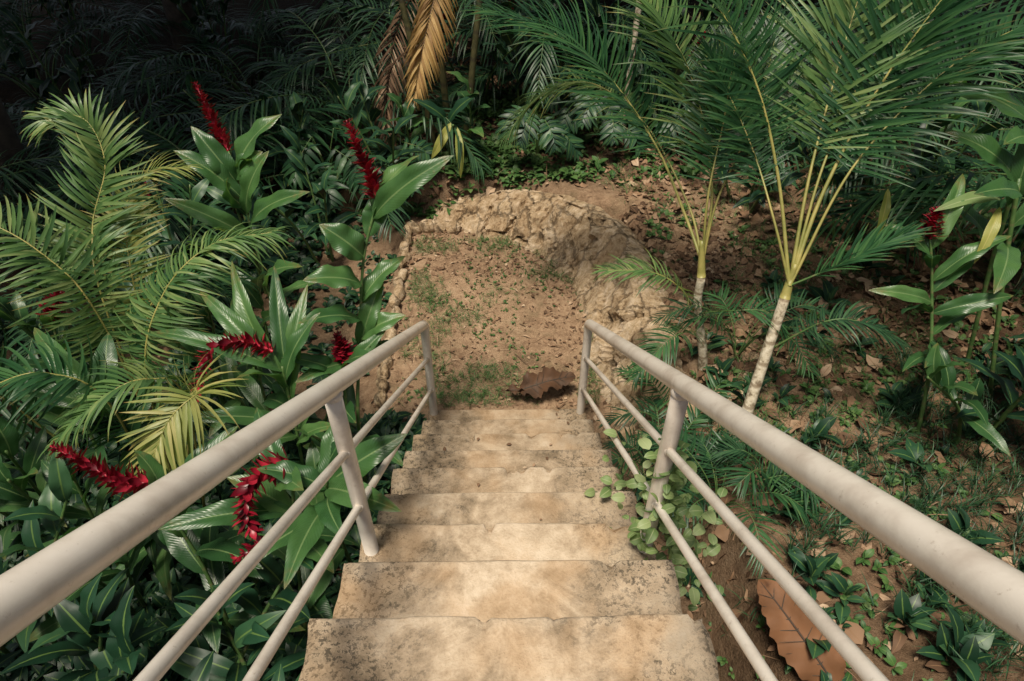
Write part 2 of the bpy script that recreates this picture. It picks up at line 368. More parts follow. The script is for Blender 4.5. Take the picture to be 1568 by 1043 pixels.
RUN, RISE = .263, .190
sa = Acc()
for n in range(-9, 9):
    y1 = n*RUN; y0 = y1-RUN-.06; zt = -n*RISE; zb = -1.95
    hw = .5+.004*math.sin(n*5.3)
    yo = .006*math.sin(n*2.1)
    r = .011
    prof = [(y0, zb), (y0, zt)]+[(y0+(y1-r-y0)*k/9, zt) for k in range(1, 10)]
    prof += [(y1-r+r*math.sin(a), zt-r+r*math.cos(a)) for a in (R(30), R(60), R(90))]
    prof += [(y1, zt-r-(RISE-r)*k/3) for k in (1, 2, 3)]+[(y1-.004, zb)]
    prof = np.array(prof); nx = 70
    xs = np.linspace(-hw, hw, nx+1)
    Vv = np.zeros((nx+1, len(prof), 3))
    for i, x in enumerate(xs):
        Vv[i, :, 0] = x; Vv[i, :, 1] = prof[:, 0]+yo; Vv[i, :, 2] = prof[:, 1]
    q = Vv
    nz = (fbm(q[..., 0]*5+n*9, q[..., 1]*5, 3)-.5)*.006+(fbm(q[..., 0]*30+n*9, q[..., 1]*30, 2)-.5)*.002
    q[:, 2:, 2] += nz[:, 2:]
    ed = (fbm(xs*5+n*31, xs*0+n, 4)-.5)*.010
    chip = np.clip(fbm(xs*16+n*13, xs*0+2.5*n, 3)-.68, 0, 1)*.12
    q[:, 9:, 1] += (ed-chip)[:, None]
    q[:, 10:13, 2] -= chip[:, None]*.8
    en = (fbm(q[..., 1]*9+n, q[..., 2]*3, 3)-.5)*.018
    q[0, :, 0] += en[0]; q[-1, :, 0] += en[-1]
    q[0, 2:13, 2] -= .006; q[-1, 2:13, 2] -= .006
    q[0, 10:13, 1] -= .008; q[-1, 10:13, 1] -= .008
    k = len(prof); idx = np.arange((nx+1)*k).reshape(nx+1, k)
    F = np.stack([idx[:-1, :-1], idx[1:, :-1], idx[1:, 1:], idx[:-1, 1:]], -1).reshape(-1, 4)
    caps = []
    for b in (0, nx*k):
        for j in range(1, k-2, 2):
            caps.append([b, b+j, b+j+1, b+min(j+2, k-1)])
    F = np.vstack([F, caps])
    sa.add(q.reshape(-1, 3), F, np.zeros((q.size//3, 3)), 'concrete')
so = sa.build('concrete_staircase')
try: so.data.set_sharp_from_angle(angle=R(50))
except Exception: pass

# ---------------------------------------------------------------- handrails
m, nt, N, L = new_mat('cream_rail_paint')
geo = N.new('ShaderNodeNewGeometry'); pos = geo.outputs['Position']
n1 = noise(N, L, pos, 6, 5, .65); n2 = noise(N, L, pos, 70, 4, .7)
rp = ramp(N, [(.3, (.52, .45, .38)), (.5, (.72, .66, .58)), (.8, (.82, .77, .70))]); L.new(n1.outputs[0], rp.inputs[0])
col = mixc(N, L, mapr(N, L, n2.outputs[0], .62, .74, 0, .5), rp.outputs[0], (.3, .22, .15))
pb = N.new('ShaderNodeBsdfPrincipled')
L.new(col, pb.inputs['Base Color']); pb.inputs['Coat Weight'].default_value = .5; pb.inputs['Coat Roughness'].default_value = .22
L.new(mth(N, L, 'ADD', mth(N, L, 'MULTIPLY', n2.outputs[0], .3), .2), pb.inputs['Roughness'])
bp = N.new('ShaderNodeBump'); bp.inputs['Strength'].default_value = .15; bp.inputs['Distance'].default_value = .002
L.new(n2.outputs[0], bp.inputs['Height']); L.new(bp.outputs[0], pb.inputs['Normal'])
o = N.new('ShaderNodeOutputMaterial'); L.new(pb.outputs[0], o.inputs[0])
M['paint'] = m

SL = RISE/RUN
def railz(y): return .40-(y-.42)*SL
for sd in (-1, 1):
    a = Acc(); x = sd*.46; yf = 2.07
    C = [(x, y, railz(y)) for y in np.linspace(-1.75, yf-.05, 30)]
    zt = railz(yf)
    bend = curve([(x, yf-.03, railz(yf-.03)), (x, yf-.006, railz(yf)-.004), (x, yf, zt-.035)], 7)
    C += [tuple(p) for p in bend]
    C += [(x, yf, z) for z in np.linspace(zt-.06, -1.6, 10)]
    rr = [.027]*(30)+[.0265]*7+[.0245]*10
    tube(a, C, rr, 'paint', 24)
    for yp, zb in ((.42, -.40), (-1.45, .95)):
        tube(a, [(x, yp, z) for z in np.linspace(zb, railz(yp)-.006, 6)], .0245, 'paint', 20)
        tube(a, [(x, yp, railz(yp)-.036), (x, yp, railz(yp)-.028), (x, yp, railz(yp)-.02)], [.0245, .0285, .0255], 'paint', 20, False)
    for dz in (.262, .52):
        tube(a, [(x, y, railz(y)-dz) for y in np.linspace(-1.45, yf, 24)], .0128, 'paint', 14)
        for yp in (.42, yf):
            for s in (-1, 1):
                yy = yp+s*.022
                tube(a, [(x, yy, railz(yy)-dz), (x, yy+s*.006, railz(yy+s*.006)-dz)], [.0165, .0135], 'paint', 14, False)
    a.build('metal_handrail', (x, .42, -.4))

# ---------------------------------------------------------------- rock bank
m, nt, N, L = new_mat('ochre_rock')
geo = N.new('ShaderNodeNewGeometry'); pos = geo.outputs['Position']
mp = N.new('ShaderNodeMapping'); L.new(pos, mp.inputs[0]); mp.inputs['Scale'].default_value = (1.1, 1.1, .45)
n1 = noise(N, L, mp.outputs[0], 5, 6, .75, 1.2); n2 = noise(N, L, mp.outputs[0], 24, 6, .8, .5); n3 = noise(N, L, pos, 60, 4, .7)
rp = ramp(N, [(.36, (.12, .08, .048)), (.43, (.34, .235, .135)), (.50, (.54, .40, .25)), (.60, (.72, .58, .42))])
L.new(mth(N, L, 'ADD', mth(N, L, 'MULTIPLY', n1.outputs[0], .5), mth(N, L, 'MULTIPLY', n2.outputs[0], .5)), rp.inputs[0])
va = N.new('ShaderNodeVectorMath'); va.operation = 'ADD'
vs_ = N.new('ShaderNodeVectorMath'); vs_.operation = 'SCALE'; L.new(n2.outputs[1], vs_.inputs[0]); vs_.inputs[3].default_value = .12
L.new(mp.outputs[0], va.inputs[0]); L.new(vs_.outputs[0], va.inputs[1])
vo = N.new('ShaderNodeTexVoronoi'); vo.feature = 'DISTANCE_TO_EDGE'; vo.inputs['Scale'].default_value = 4.5; L.new(va.outputs[0], vo.inputs['Vector'])
crk = mapr(N, L, vo.outputs['Distance'], 0, .035, 1, 0)
col = mixc(N, L, mth(N, L, 'MULTIPLY', crk, .55), rp.outputs[0], (.07, .05, .032))
vo2 = N.new('ShaderNodeTexVoronoi'); vo2.inputs['Scale'].default_value = 4.5; L.new(va.outputs[0], vo2.inputs['Vector'])
sc_ = N.new('ShaderNodeSeparateColor'); L.new(vo2.outputs['Color'], sc_.inputs[0])
col = mixc(N, L, mapr(N, L, sc_.outputs[0], .3, 1, 0, .45), col, mixc(N, L, 1., col, (.6, .52, .44), 'MULTIPLY'))
pb = N.new('ShaderNodeBsdfPrincipled'); pb.inputs['Roughness'].default_value = .9; pb.inputs['Specular IOR Level'].default_value = .2
L.new(col, pb.inputs['Base Color'])
bp = N.new('ShaderNodeBump'); bp.inputs['Strength'].default_value = .9; bp.inputs['Distance'].default_value = .035
hh_ = mth(N, L, 'ADD', mth(N, L, 'ADD', n2.outputs[0], mth(N, L, 'MULTIPLY', n3.outputs[0], .3)), mth(N, L, 'MULTIPLY', crk, -.3))
L.new(hh_, bp.inputs['Height']); L.new(bp.outputs[0], pb.inputs['Normal'])
o = N.new('ShaderNodeOutputMaterial'); L.new(pb.outputs[0], o.inputs[0])
M['rock'] = m
NP = 320
pathp = curve([(-.70, 4.12, .10), (-.35, 4.05, .24), (.05, 3.88, .34), (.38, 3.60, .42), (.56, 3.25, .42), (.58, 2.9, .39), (.58, 2.5, .36), (.64, 2.15, .3), (.74, 1.8, .16)], NP)
tg = nrm(np.gradient(pathp[:, :2], axis=0)); outn = np.stack([-tg[:, 1], tg[:, 0]], 1)
hp = np.linspace(0, 1, 34)
ofs = np.interp(hp, [0, .06, .62, .72, .88, 1], [-.06, -.02, .30, .38, .50, .60]); hts = np.interp(hp, [0, .06, .62, .72, .88, 1], [-.25, 0, .98, 1.04, .95, .1])
arc = np.r_[0, np.cumsum(np.linalg.norm(np.diff(pathp[:, :2], axis=0), axis=1))]
V = np.zeros((NP, 34, 3))
for i in range(NP):
    p = pathp[i]; s = arc[i]
    sw = s*3.4+.9*vnoise(s*3, 2.2); jj = hp*2.6+.9*vnoise(s*5+7, 1)+.5*(int(sw) % 2)
    for j in range(34):
        sw2 = sw+.7*(fbm(hp[j]*7, s*5, 3)-.5)
        jj2 = jj[j]+.8*(fbm(s*7, hp[j]*5+9, 3)-.5)
        ci, cj = int(sw2), int(jj2)
        blk = _tab[ci % 256, (cj+11) % 256]; tl = _tab[(ci+50) % 256, (cj+71) % 256]-.5
        fx = abs((sw2 % 1)-.5)*2; fy = abs((jj2 % 1)-.5)*2
        crev = max(sstep(.88, 1, fx), sstep(.9, 1, fy))
        od = ofs[j]-(blk-.5)*.08+tl*((sw2 % 1)-.5)*.13+crev*.025+.05*(fbm(s*9+9, hp[j]*11, 4)-.5)
        V[i, j, :2] = p[:2]+outn[i]*od
        V[i, j, 2] = -1.56+p[2]*hts[j]*(.88+.3*vnoise(s*2.6, 5.5))+(blk-.5)*.035*(hts[j] > .3)-crev*.012+.05*(fbm(s*10+40, hp[j]*11, 4)-.5)
idx = np.arange(NP*34).reshape(NP, -1)
F = np.stack([idx[:-1, :-1], idx[1:, :-1], idx[1:, 1:], idx[:-1, 1:]], -1).reshape(-1, 4)
ra = Acc(); ra.add(V.reshape(-1, 3), F, np.zeros((V.size//3, 3)), 'rock')
ra.build('rock_retaining_bank', (.6, 3, -1.56), smooth=False)

def boulder(a, c, s, seed, m='rock'):
    nu, nv = 18, 12
    th = np.linspace(0, 2*np.pi, nu, endpoint=False); ph = np.linspace(.08, np.pi-.08, nv)
    T_, P_ = np.meshgrid(th, ph, indexing='ij')
    d = np.stack([np.sin(P_)*np.cos(T_), np.sin(P_)*np.sin(T_), np.cos(P_)], -1)
    r = np.ones(T_.shape)
    g = np.random.default_rng(seed)
    for k in range(12):
        n_ = nrm(g.normal(0, 1, 3)); dd = d@n_; h = .62+.25*g.random()
        r = np.where(dd > 0, np.minimum(r, h/np.maximum(dd, 1e-3)), r)
    Vv = d*r[..., None]*np.array(s)+np.array(c)
    idx = np.arange(nu*nv).reshape(nu, nv); nx = np.roll(idx, -1, 0)
    F = np.stack([idx[:, :-1], nx[:, :-1], nx[:, 1:], idx[:, 1:]], -1).reshape(-1, 4)
    capf = []
    for b in (0, nv-1):
        for i in range(1, nu-2, 2): capf.append([idx[0, b], idx[i, b], idx[i+1, b], idx[i+2, b]])
    a.add(Vv.reshape(-1, 3), np.vstack([F, capf]), np.zeros((Vv.size//3, 3)), m)
ea = Acc()
for k in range(17):
    y = 2.2+k*.118
    boulder(ea, (-.82+.01*math.sin(k*3), y, -1.53+.012*math.sin(k*1.7)+.03*(y-2.1)), (.045, .078, .06), k)
for k in range(4): boulder(ea, (-.78+k*.11, 4.13+.02*math.sin(k), -1.47), (.075, .06, .07), 50+k)
ea.build('stone_edging', (-.83, 3, -1.56), False)
ba = Acc()
for k, (x, y, s) in enumerate([(.74, -.1, .16), (.95, .05, .1), (.66, .4, .12), (.8, -.5, .2), (1.3, .1, .06), (1.9, .7, .05), (1.5, 2.2, .06), (2.3, 2.6, .07), (.7, 1.1, .1), (-.68, .3, .13), (-.75, .9, .1)]):
    boulder(ba, (x, y, terrain(x, y)+s*.2), (s, s*.8, s*.6), 80+k)
ba.build('rocks', (.74, 0, -1.1), False)

# ---------------------------------------------------------------- leaf litter & weeds
def scatter(n, xr, yr, dens):
    x = rng.uniform(*xr, n); y = rng.uniform(*yr, n)
    k = rng.random(n) < dens(x, y)
    k &= ~((abs(x) < .52) & (y < 2.12))
    return x[k], y[k]
def land(x, y):
    xr = np.interp(y, RX, RXV)
    return ((x > -.8) & (x < xr+.42) & (y > 1.9) & (y < 4.2)).astype(float)
def ground_leaves(a, x, y, L0, L1, m, prof, wr=.32, tilt=.25, z0=.006, nu=4, curl=.12, archs=1):
    k = len(x); th = rng.uniform(0, 6.283, k); ln = rng.uniform(L0, L1, k)*rng.uniform(.6, 1.1, k)
    z = terrain(x, y)+z0
    d = np.stack([np.cos(th), np.sin(th), rng.normal(0, tilt*.5, k)], 1)
    P = np.stack([x, y, z+np.abs(rng.normal(0, .004, k))], 1)
    Q = P+d*ln[:, None]; Q[:, 2] = np.maximum(Q[:, 2], terrain(Q[:, 0], Q[:, 1])+z0)
    Nn = np.stack([rng.normal(0, tilt, k), rng.normal(0, tilt, k), np.ones(k)], 1)
    batch(a, P, Q, Nn, ln*wr*(.6+.7*rng.random(k)), ln*curl*rng.normal(.3, 1.2, k)*archs, m, prof, nu=nu, nv=1, fold=rng.uniform(-.1, .8), wave=.4, rag=.5)
la = Acc()
pn = lambda x, y: fbm(x*1.3+20, y*1.3, 3)
for q in range(3):
    x, y = scatter(12000, (-3.5, 4.5), (-1, 7.5), lambda x, y: (1-land(x, y))*np.clip((pn(x, y)-.3)*2.4, .12, 1)*np.where(x < -.9, .3, 1))
    ground_leaves(la, x, y, .03, (.06, .08, .11)[q], 'dead', ('oval', 'lance', 'oval')[q], tilt=.4)
for q in range(3):
    x, y = scatter(1300, (-.85, .66), (2.0, 4.1), lambda x, y: .25+.5*(y > 3.5)+.4*(x > .3)+.3*(fbm(x*3, y*3)-.5))
    ground_leaves(la, x, y, .018, (.035, .05, .075)[q], 'dead', ('oval', 'lance', 'leaflet')[q], wr=(.35, .3, .08)[q], tilt=.35)
x, y = scatter(4000, (.75, 3.6), (2.0, 5.5), lambda x, y: .6*(1-land(x, y)))
ground_leaves(la, x, y, .05, .12, 'dead', 'lance', tilt=.45)
x, y = scatter(900, (.7, 3.4), (-.6, 3.0), lambda x, y: .5*(1-land(x, y)))
ground_leaves(la, x, y, .06, .14, 'dead', 'oval', tilt=.5, z0=.02)
x, y = scatter(1800, (-1.2, 4), (-.5, 6), lambda x, y: .8+0*x)
ground_leaves(la, x, y, .08, .3, 'dead', 'leaflet', wr=.012, tilt=.15)
for k in range(30):
    n = rng.integers(3, 9); xx = rng.uniform(-.45, .47); yy = n*RUN-rng.uniform(.03, .24); zz = -n*RISE+.006
    th = rng.random()*6.28; l = rng.uniform(.01, .035)
    batch(la, (xx, yy, zz), (xx+l*math.cos(th), yy+l*math.sin(th), zz+.004), UP, l*.3, .003, 'dead', 'oval', nu=3)
la.build('leaf_litter')

wa = Acc()
def weeds(x, y, sc, m='weed', nl=6, prof='lance', wr=.2, up=(.1, .9)):
    k = len(x); z = terrain(x, y); s_ = sc*rng.uniform(.45, 1.4, k)
    for j in range(nl):
        th = rng.uniform(0, 6.283, k); ln = s_*rng.uniform(.5, 1.2, k); e = rng.uniform(*up, k)
        d = np.stack([np.cos(th)*np.cos(e), np.sin(th)*np.cos(e), np.sin(e)], 1)
        h = np.stack([0*x, 0*x, rng.uniform(0, .5, k)*s_], 1)
        P = np.stack([x, y, z], 1)+h+d*.1*sc
        batch(wa, P, P+d*ln[:, None]-UP*(ln*.2)[:, None], UP+rng.normal(0, .2, 3), ln*wr, ln*.12, m, prof, nu=4, nv=1, fold=.4)
wn = lambda x, y, o=0: fbm(x*2.1+50+o, y*2.1+o, 3)
x, y = scatter(1100, (-.75, .6), (2.2, 4.0), lambda x, y: np.clip((wn(x, y)-.5)*6, 0, .6))
weeds(x, y, .020, nl=5, wr=.24)
x, y = scatter(6500, (-.75, .6), (2.15, 4.0), lambda x, y: np.clip((fbm(x*3+3, y*3)-.44)*6, 0, .9))
weeds(x, y, .05, nl=4, wr=.032, prof='blade', up=(.1, .9))
x, y = scatter(4600, (.95, 4.2), (-1, 5.0), lambda x, y: np.clip((wn(x, y, 3)-.43)*4, .03, .6)*(1-land(x, y)))
weeds(x, y, .045, nl=6, wr=.26)
x, y = scatter(8000, (.8, 4.2), (1.2, 5.0), lambda x, y: np.clip((wn(x, y, 33)-.42)*6, .03, .8)*(1-land(x, y)))
weeds(x, y, .06, nl=4, wr=.035, prof='blade', up=(.15, 1.0))
x, y = scatter(3400, (.6, 3.4), (-.3, 2.2), lambda x, y: np.clip((wn(x, y, 13)-.46)*6, .03, .9)*(1-land(x, y)))
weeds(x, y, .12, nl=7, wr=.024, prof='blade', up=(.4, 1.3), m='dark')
x, y = scatter(3200, (-1.4, 1.8), (4.35, 6), lambda x, y: np.clip((wn(x, y, 5)-.38)*4, .05, .8))
weeds(x, y, .07, nl=6, wr=.25)
x, y = scatter(7000, (-3.2, -.56), (-.9, 2.0), lambda x, y: np.clip((wn(x, y, 9)-.25)*4, .2, .9))
weeds(x, y, .11, nl=7, wr=.22, m='dark', up=(.2, 1.1))
x, y = scatter(2600, (-3.2, -.9), (2.0, 5), lambda x, y: np.clip((wn(x, y, 9)-.35)*4, .05, .8)*np.where(x > -1.6, .2, 1))
weeds(x, y, .09, nl=6, wr=.28, m='dark')
x, y = scatter(360, (.62, 3.2), (-.6, 3.2), lambda x, y: np.clip((wn(x, y, 23)-.5)*5, .02, .5)*(1-land(x, y)))
weeds(x, y, .13, nl=7, wr=.2, up=(.3, 1.2), m='dark')
wa.build('ground_weeds')

def big_dead(name, c, th, ln, w, tilt, mat, arch=.04, n_=(0, -.2, 1), rd=.5, fold=.35, wave=.35, rag=.22):
    a = Acc(); c = np.array(c, float)
    d = np.array([math.cos(th)*math.cos(tilt), math.sin(th)*math.cos(tilt), math.sin(tilt)])
    batch(a, c-d*ln/2, c+d*ln/2, n_, w, arch, mat, 'oval', nu=26, nv=3, fold=fold, wave=wave, rand=np.array([rd]), rag=rag)
    tube(a, curve([c-d*ln*.62, c-d*ln*.5, c-d*ln*.3+np.array([0, 0, arch*.5])], 8), [.004]*8, 'dead', 6)
    nn = nrm(np.array(n_, float)); nn = nrm(nn-d*np.dot(nn, d)); S = np.cross(d, nn)
    mid = [c-d*ln/2+d*ln*u+nn*(arch*4*u*(1-u)+.002) for u in np.linspace(0, .97, 12)]
    tube(a, mid, np.linspace(.004, .0012, 12), 'bark', 5)
    if wave < .5:
        for k in range(1, 9):
            for sd in (-1, 1):
                u = k/10.; p = c-d*ln/2+d*ln*u+nn*(arch*4*u*(1-u)+.002)
                u2 = min(u+.1, .97)
                wv = w*math.sin(math.pi*u2**.75)**.6*.85
                q = c-d*ln/2+d*ln*u2+nn*(arch*4*u2*(1-u2)+.003+fold*.45*wv)+S*sd*wv
                tube(a, [p, (p+q)/2+nn*.003, q], [.002, .0014, .0007], 'bark', 5)
    a.build(name, tuple(c))
big_dead('large_dead_leaf', (1.15, .42, float(terrain(1.15, .42))+.10), R(118), .46, .105, R(12), 'deadbig', .05, (-.2, -.6, 1))
big_dead('large_dead_leaf', (.26, 2.25, -1.45), R(14), .38, .085, R(6), 'deadbig', .035, (0, -.35, 1), rd=.05, fold=.5, wave=.45, rag=.45)
big_dead('large_dead_leaf', (.10, 2.20, -1.48), R(-8), .22, .035, R(-2), 'deadbig', .015, (.1, .2, 1), rd=.0, fold=.9, wave=.7, rag=.6)

# ---------------------------------------------------------------- hero red ginger plants (left)
a = Acc()
ginger(a, [(-.80, 1.45, -1.75), (-.79, 1.6, -1.05), (-.75, 1.78, -.66), (-.69, 1.89, -.24), (-.60, 2.0, .04)],
       [(.97, (-.227, 1.95, .285), .062), (.95, (-.40, 2.12, .2), .055), (.86, (-.86, 1.88, -.02), .07), (.78, (-.94, 1.72, -.22), .065), (.74, (-.50, 2.0, -.28), .05),
        (.68, (-.97, 1.60, -.38), .055), (.62, (-.50, 1.80, -.50), .055), (.55, (-1.0, 1.45, -.62), .05), (.9, (-.58, 2.12, .02), .055), (.6, (-.62, 1.95, -.38), .05)],
       auto=0, flower=[(-.60, 2.0, .04), (-.625, 2.05, .12), (-.67, 2.1, .23), (-.72, 2.15, .36)])
ginger(a, [(-.78, 1.0, -1.7), (-.72, .8, -.9), (-.65, .66, -.32)], [(.98, (-.35, .74, -.16), .055), (.95, (-.34, .44, -.19), .05), (.9, (-.55, .44, -.34), .045), (.85, (-.72, .28, -.38), .05), (.95, (-.9, .7, -.3), .045), (.9, (-.62, .95, -.25), .045), (.75, (-.95, .45, -.55), .05)], auto=2)
ginger(a, [(-.85, 1.5, -1.7), (-.84, 1.6, -1.0), (-.82, 1.65, -.68)], [(.9, (-.6, 1.75, -.55), .04), (.9, (-1.05, 1.5, -.5), .045)], auto=6, flower=[(-.82, 1.65, -.68), (-.81, 1.66, -.62), (-.83, 1.69, -.53)])
a.build('red_ginger_plant', (-.8, 1.45, -1.7))
a = Acc()
ginger(a, [(-1.5, 2.6, -1.85), (-1.55, 2.72, -1.1), (-1.62, 2.9, -.6), (-1.70, 3.09, -.25)],
       [(.9, (-1.33, 3.12, -.03), .08), (.88, (-1.87, 3.07, -.08), .07), (.84, (-1.97, 2.96, -.18), .07), (.72, (-1.14, 2.73, -.33), .065), (.68, (-2.0, 2.72, -.36), .06), (.9, (-1.45, 2.98, -.2), .06), (.5, (-1.21, 2.5, -.7), .06), (.78, (-1.40, 2.95, -.18), .06), (.6, (-1.9, 2.55, -.55), .055), (.82, (-1.6, 2.75, -.25), .055)],
       auto=3, flower=[(-1.70, 3.09, -.25), (-1.77, 3.18, -.15), (-1.84, 3.28, -.03), (-1.90, 3.36, .07)])
a.build('red_ginger_plant', (-1.5, 2.6, -1.8))
a = Acc()
ginger(a, [(-1.05, 1.2, -1.7), (-1.05, 1.4, -1.0), (-1.05, 1.48, -.54)],
       [(.98, (-1.62, 1.55, -.38), .045), (.98, (-1.45, 1.75, -.3), .045), (.93, (-1.30, 1.85, -.2), .045), (.88, (-1.12, 1.88, -.25), .045), (.8, (-.95, 1.8, -.3), .045), (.93, (-.86, 1.62, -.33), .045), (.7, (-1.5, 1.25, -.65), .045), (.6, (-.8, 1.3, -.75), .045), (.65, (-1.3, 1.05, -.8), .045)],
       auto=3, flower=[(-1.08, 1.5, -.46), (-1.2, 1.50, -.40), (-1.33, 1.47, -.41), (-1.40, 1.38, -.52), (-1.43, 1.34, -.62)])
ginger(a, [(-1.2, 1.4, -1.7), (-1.25, 1.6, -1.0), (-1.3, 1.75, -.5)], [], auto=9, L=.4)
ginger(a, [(-.95, .6, -1.6), (-.88, .7, -.9), (-.80, .75, -.36)], [(.8, (-1.25, .55, -.45), .05), (.9, (-.98, 1.0, -.3), .045)], auto=5,
       flower=[(-.80, .74, -.30), (-.93, .68, -.36), (-.95, .6, -.46), (-.92, .56, -.56), (-1.02, .52, -.62)], L=.36)
a.build('red_ginger_plant', (-1.05, 1.2, -1.7))
a = Acc()
ginger(a, [(-1.2, .5, -1.6), (-1.25, .65, -.9), (-1.33, .72, -.47)], [(.9, (-1.05, .95, -.35), .05)], auto=8, flower=[(-1.33, .74, -.43), (-1.45, .74, -.42), (-1.6, .8, -.38), (-1.72, .84, -.33)])
ginger(a, [(-2.3, 1.6, -1.8), (-2.4, 1.8, -1.1), (-2.4, 1.95, -.65)], [], auto=9, flower=[(-2.4, 1.95, -.62), (-2.36, 1.97, -.56), (-2.32, 2.0, -.5)])
ginger(a, [(-1.6, 1.1, -1.7), (-1.7, 1.2, -1.1), (-1.8, 1.3, -.5)], [(.95, (-2.15, 1.55, -.35), .05), (.9, (-2.1, 1.25, -.45), .05)], auto=8)
a.build('red_ginger_plant', (-1.3, .6, -1.6))
for (x, y, h) in [(-1.9, .9, 1.15), (-1.35, 1.9, 1.2), (-1.8, 2.2, 1.2), (-2.3, 1.2, 1.25), (-1.3, .1, .8), (-.95, .2, .7), (-1.75, .3, .8), (-2.6, 2.3, 1.4), (-2.3, 3.0, 1.3), (-1.95, 3.6, 1.2), (-1.2, 1.0, .7), (-2.2, .5, .95), (-2.8, 1.5, 1.2), (-1.0, 4.6, 1.1), (-1.5, 4.0, 1.0), (-1.5, -.3, .6), (-.9, -.2, .4)]:
    a = Acc(); z = float(terrain(x, y))
    for s in range(3):
        dx, dy = rng.normal(0, .13, 2)
        hh = h*rng.uniform(.7, 1.05)
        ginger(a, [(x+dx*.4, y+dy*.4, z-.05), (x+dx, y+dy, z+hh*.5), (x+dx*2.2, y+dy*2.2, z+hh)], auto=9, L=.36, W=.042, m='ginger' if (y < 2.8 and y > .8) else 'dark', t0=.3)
    a.build('ginger_plant', (x, y, z))

# ---------------------------------------------------------------- left areca palm
a = Acc(); B0 = (-2.05, 1.75, -1.8)
frond(a, [B0, (-2.1, 1.97, -.59), (-2.17, 2.25, -.28), (-2.1, 2.48, -.02), (-2.2, 2.62, .17), (-2.42, 2.62, .16)], n=92, L=.42, m='palmlight', start=.42, droop=.4, lift=25, up=(.2, -.6, .8), W=.010)
frond(a, [B0, (-2.1, 1.9, -.62), (-2.3, 2.0, -.25), (-2.6, 2.05, -.08), (-2.95, 2.0, -.1)], n=86, L=.42, m='palmlight', start=.4, droop=.45, lift=20, W=.010)
frond(a, [B0, (-2.0, 2.1, -.6), (-2.05, 2.4, -.26), (-1.93, 2.52, -.10), (-1.72, 2.56, -.08)], n=70, L=.30, m='palmyellow', start=.5, droop=.35, lift=15, W=.008)
frond(a, [(-1.95, 1.65, -1.8), (-1.8, 1.6, -.75), (-1.66, 1.78, -.36), (-1.42, 1.94, -.17), (-1.12, 1.99, -.13)], n=86, L=.34, m='palmlight', start=.45, droop=.6, lift=10, W=.009)
frond(a, [(-1.8, 1.2, -1.8), (-1.35, 1.15, -.48), (-1.22, 1.04, -.27), (-1.3, .94, -.30), (-1.38, .82, -.44)], n=52, L=.25, W=.009, m='palmyellow', start=.70, droop=.3, lift=0, a0=82, up=(0, -.7, .7))
frond(a, [(-1.9, 1.3, -1.8), (-1.75, 1.25, -.6), (-1.9, 1.2, -.3), (-2.15, 1.12, -.33), (-2.4, 1.05, -.42)], n=64, L=.33, m='palm', start=.45, droop=.4, W=.009)
frond(a, [(-1.7, 1.3, -1.8), (-1.45, 1.3, -.6), (-1.5, 1.2, -.34), (-1.65, 1.1, -.35), (-1.85, 1.0, -.5)], n=58, L=.27, m='palmlight', start=.5, droop=.45, W=.009)
frond(a, [(-2.2, 1.6, -1.8), (-2.5, 1.5, -.7), (-2.8, 1.5, -.35), (-3.2, 1.4, -.4)], n=60, L=.4, m='palm', start=.4, droop=.4)
frond(a, [B0, (-1.9, 1.9, -.7), (-1.7, 2.05, -.45), (-1.4, 2.1, -.5)], n=46, L=.3, m='palm', start=.4, droop=.45)
a.build('areca_palm', B0)

# ---------------------------------------------------------------- right palms
a = Acc(); top = (1.09, 2.24, -.60)
tube(a, curve([(1.2, 2.1, -1.4), (1.17, 2.14, -1.1), (1.10, 2.22, -.8), top], 24), np.linspace(.030, .023, 24), 'cane', 12)
tube(a, curve([top, (1.08, 2.27, -.50), (1.07, 2.3, -.4)], 8), np.linspace(.024, .014, 8), 'rachis', 10)
c0 = (1.085, 2.26, -.52)
frond(a, [c0, (1.0, 2.47, -.34), (.84, 2.71, -.05), (.58, 2.96, .24), (.28, 3.12, .42), (-.08, 3.15, .52)], n=84, L=.56, W=.009, droop=.25, start=.32, lift=18, r0=.010, a0=65)
frond(a, [c0, (1.02, 2.5, -.30), (.80, 2.9, .0), (.5, 3.2, .12), (.22, 3.25, .02), (.02, 3.2, -.2)], n=56, L=.34, W=.008, m='palmlight', droop=.5, start=.45, lift=10, r0=.008)
frond(a, [c0, (1.07, 2.36, -.155), (1.16, 2.64, .17), (1.22, 2.9, .45)], n=60, L=.40, W=.009, droop=.2, start=.38, lift=25, r0=.008)
frond(a, [c0, (1.12, 2.5, -.15), (1.0, 2.9, .3), (.75, 3.3, .6)], n=64, L=.50, W=.009, droop=.25, start=.35, lift=20, r0=.008, m='palmlight')
frond(a, [c0, (1.14, 2.4, -.2), (1.35, 2.7, .15), (1.5, 3.1, .45)], n=54, L=.42, W=.009, droop=.25, start=.4, lift=20, r0=.008, m='dark')
frond(a, [(1.1, 2.22, -.85), (.95, 2.14, -.60), (.78, 2.15, -.50), (.52, 2.2, -.52)], n=44, L=.22, W=.007, droop=.35, start=.25, m='palmlight', r0=.006)
frond(a, [(1.1, 2.22, -.85), (1.2, 2.0, -.65), (1.38, 1.95, -.62), (1.5, 1.9, -.75)], n=34, L=.20, W=.007, droop=.4, start=.25, r0=.005, stem='stem')
frond(a, [(1.1, 2.22, -1.0), (.98, 2.0, -.8), (.85, 1.9, -.8), (.7, 1.8, -.95)], n=34, L=.20, W=.007, droop=.4, start=.25, r0=.005, stem='stem')
a.build('areca_palm', (1.2, 2.1, -1.3))
a = Acc(); top = (1.43, 1.915, -.50)
tube(a, curve([(1.22, 1.5, -1.3), (1.27, 1.6, -1.1), (1.36, 1.78, -.78), top], 24), np.linspace(.034, .026, 24), 'cane', 12)
